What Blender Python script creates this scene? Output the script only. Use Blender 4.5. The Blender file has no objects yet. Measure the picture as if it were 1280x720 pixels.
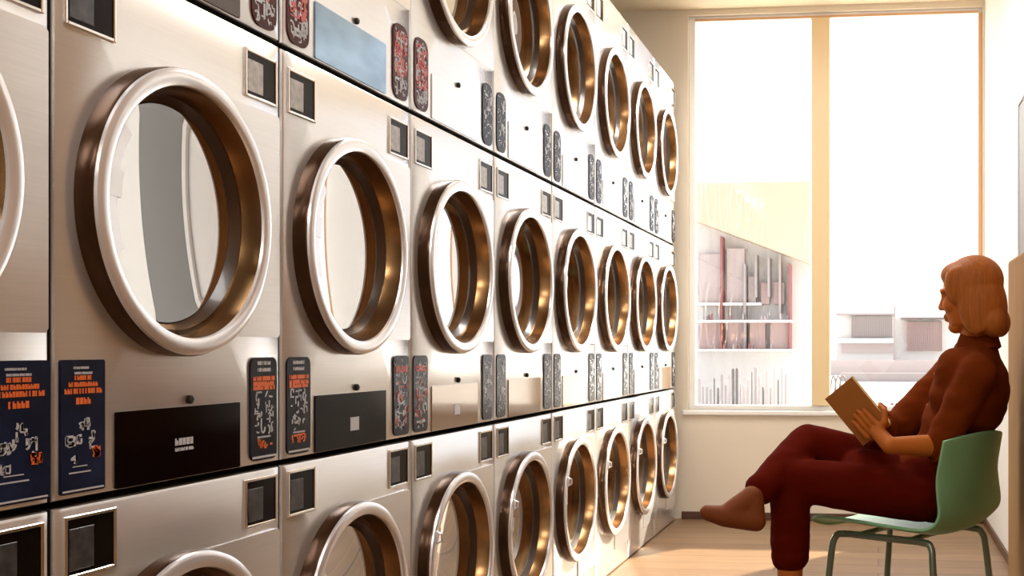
import bpy, bmesh, math, random
from mathutils import Vector, Matrix, noise
from mathutils.bvhtree import BVHTree
C = bpy.context.scene.collection
scene = bpy.context.scene
R = math.radians
PI = math.pi

# ------------------------------------------------------------------ frame
F_PX, PX, PY, YAW, CAM_H = 1389.0, 952.0, 437.0, R(6), 1.02
def UP(px, py, y):
    """world point seen at pixel px,py of the photograph, y metres down the room"""
    a = (px - PX) / F_PX; b = (PY - py) / F_PX
    k = a * math.sin(YAW) + math.cos(YAW)
    return Vector((y * (a * math.cos(YAW) - math.sin(YAW)) / k, y, CAM_H + y * b / k))

# ------------------------------------------------------------------ materials
def mat(name, col, rough=.5, metal=0.0, spec=.5, noise=0.0, nscale=40, stretch=(1, 1, 1), bump=0.0, bscale=60, coat=0.0):
    m = bpy.data.materials.new(name); m.use_nodes = True
    nt = m.node_tree; b = nt.nodes['Principled BSDF']
    b.inputs['Base Color'].default_value = (*col, 1)
    b.inputs['Roughness'].default_value = rough
    b.inputs['Metallic'].default_value = metal
    b.inputs['Specular IOR Level'].default_value = spec
    b.inputs['Coat Weight'].default_value = coat
    b.inputs['Coat Roughness'].default_value = .08
    if noise or bump:
        tc = nt.nodes.new('ShaderNodeTexCoord'); mp = nt.nodes.new('ShaderNodeMapping')
        mp.inputs['Scale'].default_value = stretch
        nt.links.new(tc.outputs['Object'], mp.inputs['Vector'])
    if noise:
        n = nt.nodes.new('ShaderNodeTexNoise'); n.inputs['Scale'].default_value = nscale; n.inputs['Detail'].default_value = 3
        nt.links.new(mp.outputs['Vector'], n.inputs['Vector'])
        r = nt.nodes.new('ShaderNodeValToRGB')
        r.color_ramp.elements[0].position = .3; r.color_ramp.elements[1].position = .7
        r.color_ramp.elements[0].color = (*[c * (1 - noise) for c in col], 1)
        r.color_ramp.elements[1].color = (*[min(1, c * (1 + noise)) for c in col], 1)
        nt.links.new(n.outputs['Fac'], r.inputs['Fac']); nt.links.new(r.outputs['Color'], b.inputs['Base Color'])
    if bump:
        n2 = nt.nodes.new('ShaderNodeTexNoise'); n2.inputs['Scale'].default_value = bscale
        nt.links.new(mp.outputs['Vector'], n2.inputs['Vector'])
        bp = nt.nodes.new('ShaderNodeBump'); bp.inputs['Strength'].default_value = bump; bp.inputs['Distance'].default_value = .01
        nt.links.new(n2.outputs['Fac'], bp.inputs['Height']); nt.links.new(bp.outputs['Normal'], b.inputs['Normal'])
    return m

def pane_mat(name, tint, gloss_col, gloss, rough=0.0):
    """glass: see-through tinted layer under a clear reflecting layer"""
    m = bpy.data.materials.new(name); m.use_nodes = True
    nt = m.node_tree; nt.nodes.clear()
    out = nt.nodes.new('ShaderNodeOutputMaterial'); mix = nt.nodes.new('ShaderNodeMixShader')
    tr = nt.nodes.new('ShaderNodeBsdfTransparent'); gl = nt.nodes.new('ShaderNodeBsdfGlossy')
    tr.inputs['Color'].default_value = (*tint, 1); gl.inputs['Color'].default_value = (*gloss_col, 1)
    gl.inputs['Roughness'].default_value = rough
    mix.inputs['Fac'].default_value = gloss
    nt.links.new(tr.outputs[0], mix.inputs[1]); nt.links.new(gl.outputs[0], mix.inputs[2]); nt.links.new(mix.outputs[0], out.inputs['Surface'])
    return m

def wood_floor():
    m = bpy.data.materials.new('floor boards'); m.use_nodes = True
    nt = m.node_tree; b = nt.nodes['Principled BSDF']
    tc = nt.nodes.new('ShaderNodeTexCoord')
    br = nt.nodes.new('ShaderNodeTexBrick')
    br.inputs['Color1'].default_value = (.30, .18, .095, 1); br.inputs['Color2'].default_value = (.225, .13, .066, 1)
    br.inputs['Mortar'].default_value = (.12, .065, .035, 1)
    br.inputs['Scale'].default_value = 1; br.inputs['Brick Width'].default_value = 1.3; br.inputs['Row Height'].default_value = .17
    br.inputs['Mortar Size'].default_value = .004; br.offset = .37
    nt.links.new(tc.outputs['Object'], br.inputs['Vector'])
    mp = nt.nodes.new('ShaderNodeMapping'); mp.inputs['Scale'].default_value = (1.5, 22, 1)
    n = nt.nodes.new('ShaderNodeTexNoise'); n.inputs['Scale'].default_value = 2.5; n.inputs['Detail'].default_value = 4
    nt.links.new(tc.outputs['Object'], mp.inputs['Vector']); nt.links.new(mp.outputs['Vector'], n.inputs['Vector'])
    mx = nt.nodes.new('ShaderNodeMixRGB'); mx.blend_type = 'OVERLAY'; mx.inputs['Fac'].default_value = .55
    nt.links.new(br.outputs['Color'], mx.inputs['Color1']); nt.links.new(n.outputs['Fac'], mx.inputs['Color2'])
    nt.links.new(mx.outputs['Color'], b.inputs['Base Color'])
    b.inputs['Roughness'].default_value = .38
    return m

M = {
    'steel': mat('brushed steel', (.82, .82, .82), .24, .66, noise=.03, nscale=6, stretch=(1, 1, 60)),
    'edge': mat('steel edging', (.80, .78, .74), .16, 1.0),
    'chrome': mat('chrome rim', (.90, .91, .94), .22, .6),
    'bronze': mat('bronze ring wall', (.34, .19, .08), .22, .9),
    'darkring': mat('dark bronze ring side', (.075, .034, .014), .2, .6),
    'gasket': mat('rubber gasket', (.055, .03, .018), .3, 0, coat=.3),
    'drum': mat('drum steel', (.35, .33, .31), .4, .9),
    'hinge': mat('hinge plate', (.85, .86, .88), .25, .5),
    'gap': mat('gap black', (.012, .010, .009), .7),
    'drawer': mat('gloss black drawer', (.006, .003, .002), .12, 0, .07),
    'greydoor': mat('grey door paint', (.20, .195, .19), .45),
    'drawer_tan_refl': mat('drawer with painted tan reflection', (.30, .20, .13), .08, .2, .6),  # gloss drawer with the room's tan reflection painted into its colour
    'drawer_brown_refl': mat('drawer with painted brown reflection', (.045, .018, .008), .08, 0, .5),  # same drawer, brown room reflection painted in
    'drawer_sky_refl': mat('drawer with painted sky reflection', (.30, .46, .66), .16, .75, noise=.25, nscale=5, stretch=(1, 1, 3)),  # same drawer, reflected sky painted in as blue
    'navy': mat('navy sticker', (.008, .014, .045), .3, 0, .15, noise=.5, nscale=9),
    'black_st': mat('black sticker', (.008, .008, .014), .25, 0, .12),
    'maroon_st': mat('maroon sticker', (.07, .010, .008), .25, 0, .12),
    'w_ink': mat('white ink', (.62, .64, .68), .4),
    'o_ink': mat('orange ink', (.95, .19, .03), .4),
    'r_ink': mat('red ink', (.62, .05, .035), .4),
    'card': mat('grey card', (.52, .51, .49), .4, noise=.25, nscale=60),
    'card_dark': mat('dark card', (.05, .05, .055), .3, noise=.7, nscale=40),
    'well': mat('dark control window', (.008, .005, .004), .15, 0, .08),
    'wall': mat('painted wall', (.80, .71, .58), .6, bump=.05, bscale=90),
    'wall_w': mat('white painted wall', (.84, .83, .81), .6, bump=.05, bscale=90),
    'tan': mat('tan panel', (.38, .215, .095), .75, spec=.08, noise=.06, nscale=3, stretch=(4, 4, .6)),
    'ceil': mat('ceiling paint', (.80, .66, .47), .7),
    'base': mat('dark baseboard', (.10, .045, .025), .45),
    'frame_w': mat('white window frame', (.88, .87, .84), .4),
    'frame_t': mat('tan window frame', (.80, .62, .36), .4),
    'frame_o': mat('copper window bead', (.72, .42, .24), .35),
    'glass': pane_mat('clear window glass', (.97, .98, .97), (1, 1, 1), .05),
    'dglass': pane_mat('dryer door glass', (.30, .30, .31), (.93, .95, .97), .72),
    'mint': mat('mint plastic', (.25, .52, .27), .42),
    'leg': mat('green grey tube', (.22, .27, .20), .3, .6),
    'foot': mat('rubber glide', (.03, .03, .03), .6),
    'skin': mat('skin', (.52, .145, .020), .55, spec=.25),
    'hair': mat('hair', (.42, .125, .020), .55, spec=.2, noise=.15, nscale=14, stretch=(8, 8, .6), bump=.25, bscale=30),
    'shirt': mat('rust brown shirt', (.155, .026, .0022), .95, spec=.08, bump=.12, bscale=35),
    'trouser': mat('maroon trousers', (.095, .0052, .0007), .95, spec=.06, bump=.1, bscale=25),
    'shoe': mat('brown shoe', (.21, .055, .014), .6, spec=.15),
    'button': mat('button', (.85, .55, .30), .3),
    'cover': mat('orange book cover', (.46, .17, .035), .5, spec=.2),
    'pages': mat('book pages', (.88, .74, .42), .8),
    'lash': mat('lash', (.16, .05, .02), .7),
    'concrete': mat('pale concrete', (.80, .79, .76), .8, noise=.03, nscale=2),
    'beige': mat('beige render', (.62, .50, .37), .8),
    'white_r': mat('white render', (.66, .64, .62), .8),
    'pinkgrey': mat('pink grey panel', (.50, .42, .40), .7),
    'pink': mat('dusty pink panel', (.47, .34, .32), .7),
    'redpost': mat('red post', (.30, .10, .10), .6),
    'dgrey': mat('dark grey metal', (.16, .14, .135), .5),
    'mgrey': mat('grey slat', (.38, .33, .32), .7),
    'silver': mat('pale van paint', (.80, .79, .77), .4),
}

# ------------------------------------------------------------------ builders
def obj(name, bm, m, parent=None, smooth=False, mats=None):
    me = bpy.data.meshes.new(name)
    bmesh.ops.recalc_face_normals(bm, faces=bm.faces)
    bm.to_mesh(me); bm.free()
    for mm in (mats or [m]): me.materials.append(mm)
    if smooth:
        for p in me.polygons: p.use_smooth = True
        try: me.set_sharp_from_angle(angle=R(38))
        except Exception: pass
    o = bpy.data.objects.new(name, me); C.objects.link(o)
    if parent: o.parent = parent
    return o
def thing(name, label, cat, loc=(0, 0, 0), group=None):
    o = bpy.data.objects.new(name, None); C.objects.link(o); o.location = loc
    o.empty_display_size = .1
    o['label'] = label; o['category'] = cat
    if group: o['group'] = group
    return o
def tag(o, label, cat, group=None):
    o['label'] = label; o['category'] = cat
    if group: o['group'] = group
    return o
def struct(o): o['kind'] = 'structure'; return o
def nb(): return bmesh.new()
def box(bm, lo, hi, bev=0.0, seg=2, mi=0):
    lo, hi = Vector(lo), Vector(hi)
    r = bmesh.ops.create_cube(bm, size=1, matrix=Matrix.Translation((lo + hi) / 2) @ Matrix.Diagonal((*(hi - lo), 1)))
    vs = r['verts']
    if bev:
        es = {e for v in vs for e in v.link_edges}
        bmesh.ops.bevel(bm, geom=list(es), offset=bev, segments=seg, affect='EDGES', profile=.5)
    return bm
def prism(bm, pts, axis, a, b):
    """extrude a 2-D outline along an axis: 'x' pts=(y,z), 'y' pts=(x,z), 'z' pts=(x,y)"""
    def P(p, t):
        return {'x': (t, p[0], p[1]), 'y': (p[0], t, p[1]), 'z': (p[0], p[1], t)}[axis]
    A = [bm.verts.new(P(p, a)) for p in pts]; B = [bm.verts.new(P(p, b)) for p in pts]
    n = len(pts)
    bm.faces.new(A); bm.faces.new(B[::-1])
    for i in range(n): bm.faces.new((A[i], A[(i + 1) % n], B[(i + 1) % n], B[i]))
    return bm
def round_rect(y0, y1, z0, z1, r, n=5):
    pts = []
    for cy, cz, a0 in ((y1 - r, z1 - r, 0), (y0 + r, z1 - r, 90), (y0 + r, z0 + r, 180), (y1 - r, z0 + r, 270)):
        for i in range(n + 1):
            a = R(a0 + 90 * i / n); pts.append((cy + r * math.cos(a), cz + r * math.sin(a)))
    return pts
def lathe_x(bm, prof, cy, cz, n=72, closed=False):
    """revolve (x, radius) about the x axis through cy, cz"""
    rings = []
    for x, r in prof:
        rings.append([bm.verts.new((x, cy + r * math.cos(2 * PI * i / n), cz + r * math.sin(2 * PI * i / n))) for i in range(n)])
    k = len(rings)
    for j in range(k if closed else k - 1):
        A, B = rings[j], rings[(j + 1) % k]
        for i in range(n): bm.faces.new((A[i], A[(i + 1) % n], B[(i + 1) % n], B[i]))
    return rings
def tube(bm, pts, rad, n=14, cap=True):
    pts = [Vector(p) for p in pts]
    rads = rad if isinstance(rad, (list, tuple)) else [rad] * len(pts)
    rings = []; up = None
    for i, p in enumerate(pts):
        t = (pts[min(i + 1, len(pts) - 1)] - pts[max(i - 1, 0)]).normalized()
        if up is None: up = t.orthogonal().normalized()
        else: up = (up - t * up.dot(t)).normalized()
        w = t.cross(up)
        rings.append([bm.verts.new(p + rads[i] * (math.cos(2 * PI * k / n) * up + math.sin(2 * PI * k / n) * w)) for k in range(n)])
    for A, B in zip(rings, rings[1:]):
        for k in range(n): bm.faces.new((A[k], A[(k + 1) % n], B[(k + 1) % n], B[k]))
    if cap: bm.faces.new(rings[0][::-1]); bm.faces.new(rings[-1])
    return bm
def smooth_path(pts, n=8):
    pts = [Vector(p) for p in pts]; out = []
    for i in range(len(pts) - 1):
        p0, p1, p2, p3 = pts[max(i - 1, 0)], pts[i], pts[i + 1], pts[min(i + 2, len(pts) - 1)]
        for k in range(n):
            t = k / n
            out.append(.5 * ((2 * p1) + (p2 - p0) * t + (2 * p0 - 5 * p1 + 4 * p2 - p3) * t * t + (3 * p1 - p0 - 3 * p2 + p3) * t ** 3))
    out.append(pts[-1]); return out

# ------------------------------------------------------------------ room
X_FRONT, W, H = -1.21, .63, .852
Y0 = 1.518                        # near edge of the first full column
Z_MID = CAM_H - .231              # joint between the bottom and the middle row
Z_TOP = Z_MID + H                 # joint between the middle and the top row
Y_FAR = 6.62
X_R, X_L, Z_C, Y_B = .622, -1.95, 3.07, -2.6

b = nb(); box(b, (X_L - .1, Y_B - .1, -.1), (X_R + .1, Y_FAR + .12, 0)); struct(obj('floor', b, wood_floor()))
b = nb(); box(b, (X_L - .1, Y_B - .1, Z_C), (X_R + .1, Y_FAR + .12, Z_C + .1)); struct(obj('ceiling', b, M['ceil']))
b = nb(); box(b, (X_L - .1, Y_B, 0), (X_L, Y_FAR + .12, Z_C)); struct(obj('wall_left', b, M['wall_w']))
b = nb(); box(b, (X_R, Y_B, 0), (X_R + .1, Y_FAR + .12, Z_C)); struct(obj('wall_right', b, M['wall_w']))
b = nb(); box(b, (X_L - .1, Y_B - .1, 0), (X_R + .1, Y_B, Z_C)); struct(obj('wall_back', b, M['wall_w']))
# window wall: below, left and above the opening
WX0, WX1, WZ0, WZ1 = UP(860, 400, Y_FAR).x, X_R - .012, .655, 3.035
b = nb()
box(b, (X_L, Y_FAR, 0), (X_R, Y_FAR + .12, WZ0)); box(b, (X_L, Y_FAR, WZ0), (WX0, Y_FAR + .12, Z_C))
box(b, (WX0, Y_FAR, WZ1), (X_R, Y_FAR + .12, Z_C)); box(b, (WX1, Y_FAR, WZ0), (X_R, Y_FAR + .12, WZ1))
struct(obj('wall_far', b, M['wall']))
b = nb(); box(b, (X_FRONT + .03, Y_FAR - .014, 0), (X_R, Y_FAR, .045), .003); struct(obj('baseboard_far', b, M['base']))
b = nb(); box(b, (X_R - .012, 4.857, 0), (X_R, Y_FAR - .014, .045), .003); struct(obj('baseboard_right', b, M['base']))
# window: white frame, tan mullion, copper bead at the right, two panes, sill
mx0, mx1 = UP(1014, 300, Y_FAR).x, UP(1037, 300, Y_FAR).x
win = thing('window_1', '', ''); del win['label']; del win['category']; struct(win)
win.location = ((WX0 + WX1) / 2, Y_FAR + .06, WZ0)
def wobj(name, bm, m):
    o = obj(name, bm, m, win); o.matrix_parent_inverse = Matrix.Translation(-win.location); return o
fw = .04
b = nb()
box(b, (WX0, Y_FAR + .03, WZ0), (WX0 + fw, Y_FAR + .09, WZ1), .004)
box(b, (WX0 + fw, Y_FAR + .03, WZ0), (WX1, Y_FAR + .09, WZ0 + .03), .004)
box(b, (WX0 + fw, Y_FAR + .03, WZ1 - .03), (WX1, Y_FAR + .09, WZ1), .004)
wobj('window_frame', b, M['frame_w'])
b = nb(); box(b, (mx0, Y_FAR + .015, WZ0 + .03), (mx1, Y_FAR + .105, WZ1 - .03), .004); wobj('mullion', b, M['frame_t'])
b = nb(); box(b, (WX1 - .024, Y_FAR + .028, WZ0 + .03), (WX1, Y_FAR + .092, WZ1 - .03), .004); wobj('window_bead', b, M['frame_o'])
b = nb(); box(b, (WX0 + fw, Y_FAR + .026, WZ1 - .03), (WX1 - .024, Y_FAR + .032, WZ1 - .016)); wobj('head_bead', b, M['frame_o'])
for a0, a1 in ((WX0 + fw, mx0), (mx1, WX1 - .024)):
    b = nb(); box(b, (a0, Y_FAR + .056, WZ0 + .03), (a1, Y_FAR + .062, WZ1 - .03)); wobj('pane', b, M['glass'])
b = nb(); box(b, (WX0 - .03, Y_FAR - .03, WZ0 - .028), (X_R, Y_FAR + .03, WZ0), .006); wobj('sill', b, M['frame_w'])
# grey door on the right-hand wall beyond the partition (seen mirrored in the nearest porthole)
dr1 = thing('door_1', '', ''); del dr1['label']; del dr1['category']; struct(dr1); dr1.location = (X_R, 4.44, 0)
def dpart(name, bm, m):
    o = obj(name, bm, m, dr1); o.matrix_parent_inverse = Matrix.Translation(-dr1.location); return o
b = nb(); box(b, (X_R - .03, 4.085, .01), (X_R - .002, 4.80, 2.05), .004); dpart('door_leaf', b, M['greydoor'])
b = nb(); box(b, (X_R - .034, 4.03, 0), (X_R - .001, 4.08, 2.11), .003); box(b, (X_R - .034, 4.805, 0), (X_R - .001, 4.855, 2.11), .003); box(b, (X_R - .034, 4.08, 2.055), (X_R - .001, 4.805, 2.11), .003); dpart('door_frame', b, M['wall_w'])
b = nb(); tube(b, [(X_R - .03, 4.16, 1.0), (X_R - .075, 4.16, 1.0), (X_R - .078, 4.18, 1.0), (X_R - .078, 4.28, 1.0)], .009, 12); dpart('door_handle', b, M['chrome'])
# low tan partition that the chair stands against
b = nb(); box(b, (.458, 2.5, 0), (X_R, 4.02, 1.335), .012, 3); struct(obj('trim_1', b, M['tan']))
b = nb(); box(b, (.458, Y_B, 0), (X_R, 2.495, Z_C)); box(b, (.458, 2.495, 1.34), (X_R, 3.3, Z_C)); struct(obj('trim_3', b, M['tan']))

# ------------------------------------------------------------------ dryers
RNG = random.Random(7)
X_LET = .0042
def strokes(bm, y0, y1, z0, z1, n, s, rng, x=X_LET, arcs=.4):
    """small illegible marks: short bars and little arcs"""
    for _ in range(n):
        cy, cz = rng.uniform(y0, y1), rng.uniform(z0, z1)
        w = s * rng.uniform(.25, .5)
        if rng.random() < arcs:
            a0, da, rr = rng.uniform(0, 6.28), rng.uniform(1.6, 3.6), s * rng.uniform(.6, 1.3)
            pts = [(cy + rr * math.cos(a0 + da * i / 5) * .7, cz + rr * math.sin(a0 + da * i / 5)) for i in range(6)]
        else:
            a, l = rng.choice((0, 0, PI / 2, PI / 2, rng.uniform(0, PI))), s * rng.uniform(.8, 2.0)
            pts = [(cy - l / 2 * math.cos(a), cz - l / 2 * math.sin(a)), (cy + l / 2 * math.cos(a), cz + l / 2 * math.sin(a))]
        pts = [(min(max(p, y0), y1), min(max(q, z0), z1)) for p, q in pts]
        for (p0, q0), (p1, q1) in zip(pts, pts[1:]):
            d = Vector((p1 - p0, q1 - q0))
            if d.length < 1e-5: continue
            d.normalize(); k = Vector((-d.y, d.x)) * w / 2
            vs = [(p0 + k.x, q0 + k.y), (p1 + k.x, q1 + k.y), (p1 - k.x, q1 - k.y), (p0 - k.x, q0 - k.y)]
            A = [bm.verts.new((x, *v)) for v in vs]; B = [bm.verts.new((x - .0008, *v)) for v in vs]
            bm.faces.new(A); bm.faces.new(B[::-1])
            for i in range(4): bm.faces.new((A[i], B[i], B[(i + 1) % 4], A[(i + 1) % 4]))
def word_row(bm, yc, width, zc, h, rng, x=X_LET):
    """a row of blocky illegible letters"""
    n = max(3, int(width / (h * .75))); st = width / n
    for i in range(n):
        y = yc - width / 2 + i * st
        k = rng.random()
        w = st * .78; t = h * .28
        def q(a0, a1, c0, c1):
            vs = [(a0, c0), (a1, c0), (a1, c1), (a0, c1)]
            A = [bm.verts.new((x, *v)) for v in vs]; B = [bm.verts.new((x - .0008, *v)) for v in vs]
            bm.faces.new(A); bm.faces.new(B[::-1])
            for j in range(4): bm.faces.new((A[j], B[j], B[(j + 1) % 4], A[(j + 1) % 4]))
        z0, z1 = zc - h / 2, zc + h / 2
        q(y, y + t, z0, z1)
        if k < .75: q(y + w - t, y + w, z0, z1 - (h * .3 if k < .3 else 0))
        if k > .25: q(y + t, y + w - t, z1 - t, z1)
        if k < .6: q(y + t, y + w - t, zc - t / 2, zc + t / 2)
        if k > .5: q(y + t, y + w - t, z0, z0 + t)

MESHES = {}
def shared(key, name, maker, m, parent, smooth=False, mats=None):
    """one mesh per key, reused by every dryer that shows the same part"""
    if key in MESHES:
        o = bpy.data.objects.new(name, MESHES[key]); C.objects.link(o); o.parent = parent; return o
    bm = nb(); maker(bm)
    o = obj(name, bm, m, parent, smooth, mats); MESHES[key] = o.data; return o

G = .0052                          # half the gap between cabinets
U_C, R_DOOR = .462 * W, .247
DEPTH = .62
def cabinet(bm, Ht, dz):
    cy, cz, r = U_C, dz, R_DOOR - .02
    b_ = .007
    y0, y1, z0, z1 = G + b_, W - G - b_, G + b_, Ht - G - b_
    angs = [2 * PI * i / 96 for i in range(96)] + [math.atan2(z - cz, y - cy) % (2 * PI) for y in (y0, y1) for z in (z0, z1)]
    angs = sorted(angs)
    rect = []
    for a in angs:
        c, s = math.cos(a), math.sin(a); t = 1e9
        if abs(c) > 1e-9: t = min(t, ((y1 if c > 0 else y0) - cy) / c)
        if abs(s) > 1e-9: t = min(t, ((z1 if s > 0 else z0) - cz) / s)
        rect.append((cy + c * t, cz + s * t))
    def grow(p, d):
        y, z = p
        if abs(y - y0) < 1e-5: y -= d
        if abs(y - y1) < 1e-5: y += d
        if abs(z - z0) < 1e-5: z -= d
        if abs(z - z1) < 1e-5: z += d
        return y, z
    loops = [[(-DEPTH, *grow(p, b_)) for p in rect], [(-b_, *grow(p, b_)) for p in rect], [(-b_ * .3, *grow(p, b_ * .7)) for p in rect],
             [(0, *p) for p in rect],
             [(0, cy + r * math.cos(a), cz + r * math.sin(a)) for a in angs], [(-.06, cy + r * math.cos(a), cz + r * math.sin(a)) for a in angs]]
    L = [[bm.verts.new(v) for v in lp] for lp in loops]
    n = len(angs)
    for A, B in zip(L, L[1:]):
        for i in range(n):
            f = bm.faces.new((A[i], A[(i + 1) % n], B[(i + 1) % n], B[i]))
            f.material_index = 1 if A is L[0] else 0
    bm.faces.new(L[0]).material_index = 1
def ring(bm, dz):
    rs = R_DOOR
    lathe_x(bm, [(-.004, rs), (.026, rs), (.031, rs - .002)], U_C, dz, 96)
def rim(bm, dz):
    rs = R_DOOR
    lathe_x(bm, [(.031, rs - .002), (.0355, rs - .0035), (.0375, rs - .007), (.0388, rs - .016), (.0375, rs - .027), (.0355, rs - .0305), (.031, rs - .032)], U_C, dz, 96)
def inner(bm, dz):
    lathe_x(bm, [(.031, R_DOOR - .032), (.010, R_DOOR - .035), (-.006, R_DOOR - .040)], U_C, dz, 96)
def gasket(bm, dz):
    lathe_x(bm, [(-.006, R_DOOR - .040), (-.004, R_DOOR - .046), (-.012, R_DOOR - .052), (-.022, R_DOOR - .058), (-.024, R_DOOR - .066)], U_C, dz, 96)
def glass(bm, dz):
    prof = [(-.020 - .014 * (1 - (k / 12) ** 2), (R_DOOR - .059) * k / 12) for k in range(12, 0, -1)]
    rings = lathe_x(bm, prof, U_C, dz, 72)
    c = bm.verts.new((-.034, U_C, dz)); L = rings[-1]
    for i in range(72): bm.faces.new((L[i], L[(i + 1) % 72], c))
def drum(bm, dz):
    rings = lathe_x(bm, [(-.062, R_DOOR - .05), (-.075, R_DOOR - .02), (-.5, R_DOOR - .02)], U_C, dz, 48)
    bm.faces.new(rings[-1])
def hinge(bm, dz):
    """pale hinge plate wrapped round the near side of the porthole"""
    for h0, h1, dr in ((-.42, .62, .024), (.02, .26, .034)):
        n = 14; A = []
        for i in range(n + 1):
            a = PI - (h0 + (h1 - h0) * i / n)
            row = []
            for r, x in ((R_DOOR - .0335, .030), (R_DOOR - .038 - dr, .026), (R_DOOR - .038 - dr, .018), (R_DOOR - .036, .012)):
                row.append(bm.verts.new((x, U_C + r * math.cos(a), dz + r * math.sin(a))))
            A.append(row)
        for P_, Q_ in zip(A, A[1:]):
            for k in range(4): bm.faces.new((P_[k], P_[(k + 1) % 4], Q_[(k + 1) % 4], Q_[k]))
        bm.faces.new(A[0]); bm.faces.new(A[-1][::-1])
def latch(bm, dz):
    """small chrome pull on the near side of the ring"""
    a = PI - .42
    y, z = U_C + (R_DOOR - .016) * math.cos(a), dz + (R_DOOR - .016) * math.sin(a)
    box(bm, (.034, y - .006, z - .018), (.043, y + .007, z + .018), .003)
    tube(bm, [(.042, y, z + .013), (.052, y, z + .009), (.052, y, z - .009), (.042, y, z - .013)], .0035, 10)
def panel_line(bm, dz, z0, z1):
    """the raised service plate that shows to the right of the porthole"""
    r = R_DOOR + .003
    a1, a0 = math.asin(max(-.97, min(.97, (z1 - dz) / r))), math.asin(max(-.97, min(.97, (z0 - dz) / r)))
    arc = [(U_C + r * math.cos(a0 + (a1 - a0) * i / 40), dz + r * math.sin(a0 + (a1 - a0) * i / 40)) for i in range(41)]
    e = W - .013; k = .006
    pts = arc + [(arc[-1][0], z1), (e - k, z1), (e, z1 - k), (e, z0 + k), (e - k, z0), (arc[0][0], z0)]
    prism(bm, pts, 'x', -.001, .0048)
def well_frame(bm, y0, y1, z0, z1):
    t = .006
    for lo, hi in (((0, y0 - t, z0 - t), (.004, y0, z1 + t)), ((0, y1, z0 - t), (.004, y1 + t, z1 + t)), ((0, y0, z0 - t), (.004, y1, z0)), ((0, y0, z1), (.004, y1, z1 + t))):
        box(bm, lo, hi, .0012, 1)
def well_pane(bm, y0, y1, z0, z1): box(bm, (-.002, y0, z0), (.0015, y1, z1))
def well_card(bm, y0, y1, z0, z1):
    box(bm, (.001, y0 + .004, z0 + .006), (.0028, y0 + (y1 - y0) * .56, z1 - .014), .0006, 1)
def sticker(bm, y0, y1, z0, z1, r): prism(bm, round_rect(y0, y1, z0, z1, r), 'x', -.0005, .0034)
def sticker_edge(bm, y0, y1, z0, z1):
    t = .004
    box(bm, (0, y0 - t, z0 - t), (.005, y1 + t, z0), .001, 1); box(bm, (0, y0 - t, z0), (.005, y0, z1), .001, 1)

def ink_white(bm, y0, y1, z0, z1, v, rng):
    w, h, c = y1 - y0, z1 - z0, (y0 + y1) / 2
    if v == 'navy':
        word_row(bm, c - w * .05, w * .34, z1 - h * .06, h * .018, rng); word_row(bm, c, w * .4, z1 - h * .10, h * .018, rng)
        pts = [(.40, .40), (.44, .50), (.52, .535), (.58, .50), (.60, .46)]
        for (a, e), (a2, e2) in zip(pts, pts[1:]): strokes(bm, y0 + w * min(a, a2), y0 + w * max(a, a2) + .004, z0 + h * min(e, e2), z0 + h * max(e, e2) + .004, 3, .008, rng)
        strokes(bm, y0 + w * .12, y0 + w * .45, z0 + h * .36, z0 + h * .43, 9, .012, rng)
        strokes(bm, y0 + w * .62, y0 + w * .78, z0 + h * .32, z0 + h * .45, 7, .010, rng)
        strokes(bm, y0 + w * .22, y0 + w * .36, z0 + h * .22, z0 + h * .28, 8, .008, rng)
        word_row(bm, y0 + w * .42, w * .32, z0 + h * .20, h * .008, rng); word_row(bm, y0 + w * .42, w * .48, z0 + h * .155, h * .011, rng)
        box(bm, (.003, y0 + .004, z0 + h * .015), (.0042, y1 - .004, z0 + h * .028))
    elif v == 'orange':
        for k, q in enumerate((.055, .12)): word_row(bm, c, w * .5, z1 - h * q, h * .035, rng)
        strokes(bm, y0 + w * .15, y1 - w * .15, z0 + h * .25, z1 - h * .33, 34, .008, rng)
        word_row(bm, c, w * .5, z0 + h * .225, h * .016, rng)
        box(bm, (.003, y0 + .006, z0 + h * .022), (.0042, y1 - .006, z0 + h * .042))
    else:
        n = {'redbar': 44, 'mono': 26, 'upper': 50}[v]
        strokes(bm, y0 + w * .1, y1 - w * .1, z0 + h * .05, z1 - h * .05, n, .0075, rng, arcs=.5)
        strokes(bm, y0 + w * .12, y1 - w * .12, z0 + h * (.28 if v == 'mono' else .1), z1 - h * .12, n // 2, .015, rng, arcs=.6)
def ink_colour(bm, y0, y1, z0, z1, v, rng):
    w, h, c = y1 - y0, z1 - z0, (y0 + y1) / 2
    if v == 'navy':
        word_row(bm, c, w * .40, z1 - h * .135, h * .035, rng, .0044)
        word_row(bm, c, w * .66, z1 - h * .185, h * .036, rng, .0044)
        word_row(bm, c, w * .84, z1 - h * .235, h * .040, rng, .0044)
        word_row(bm, c, w * .34, z1 - h * .31, h * .05, rng, .0044)
        strokes(bm, y1 - w * .30, y1 - w * .14, z0 + h * .265, z0 + h * .335, 16, .009, rng, .0044)
    elif v == 'orange':
        for q in (.205, .255, .295): word_row(bm, c, w * .82, z1 - h * q, h * .042, rng, .0044)
        strokes(bm, y0 + w * .2, y1 - w * .2, z0 + h * .12, z0 + h * .2, 10, .009, rng, .0044)
    elif v == 'redbar':
        for q in (.15, .19): word_row(bm, c, w * .78, z1 - h * q, h * .035, rng, .0044)
        strokes(bm, y0 + w * .1, y1 - w * .1, z0 + h * .1, z1 - h * .3, 18, .010, rng, .0044)
    elif v == 'upper':
        strokes(bm, y0 + w * .12, y1 - w * .12, z0 + h * .3, z1 - h * .1, 60, .011, rng, .0044)

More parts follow.
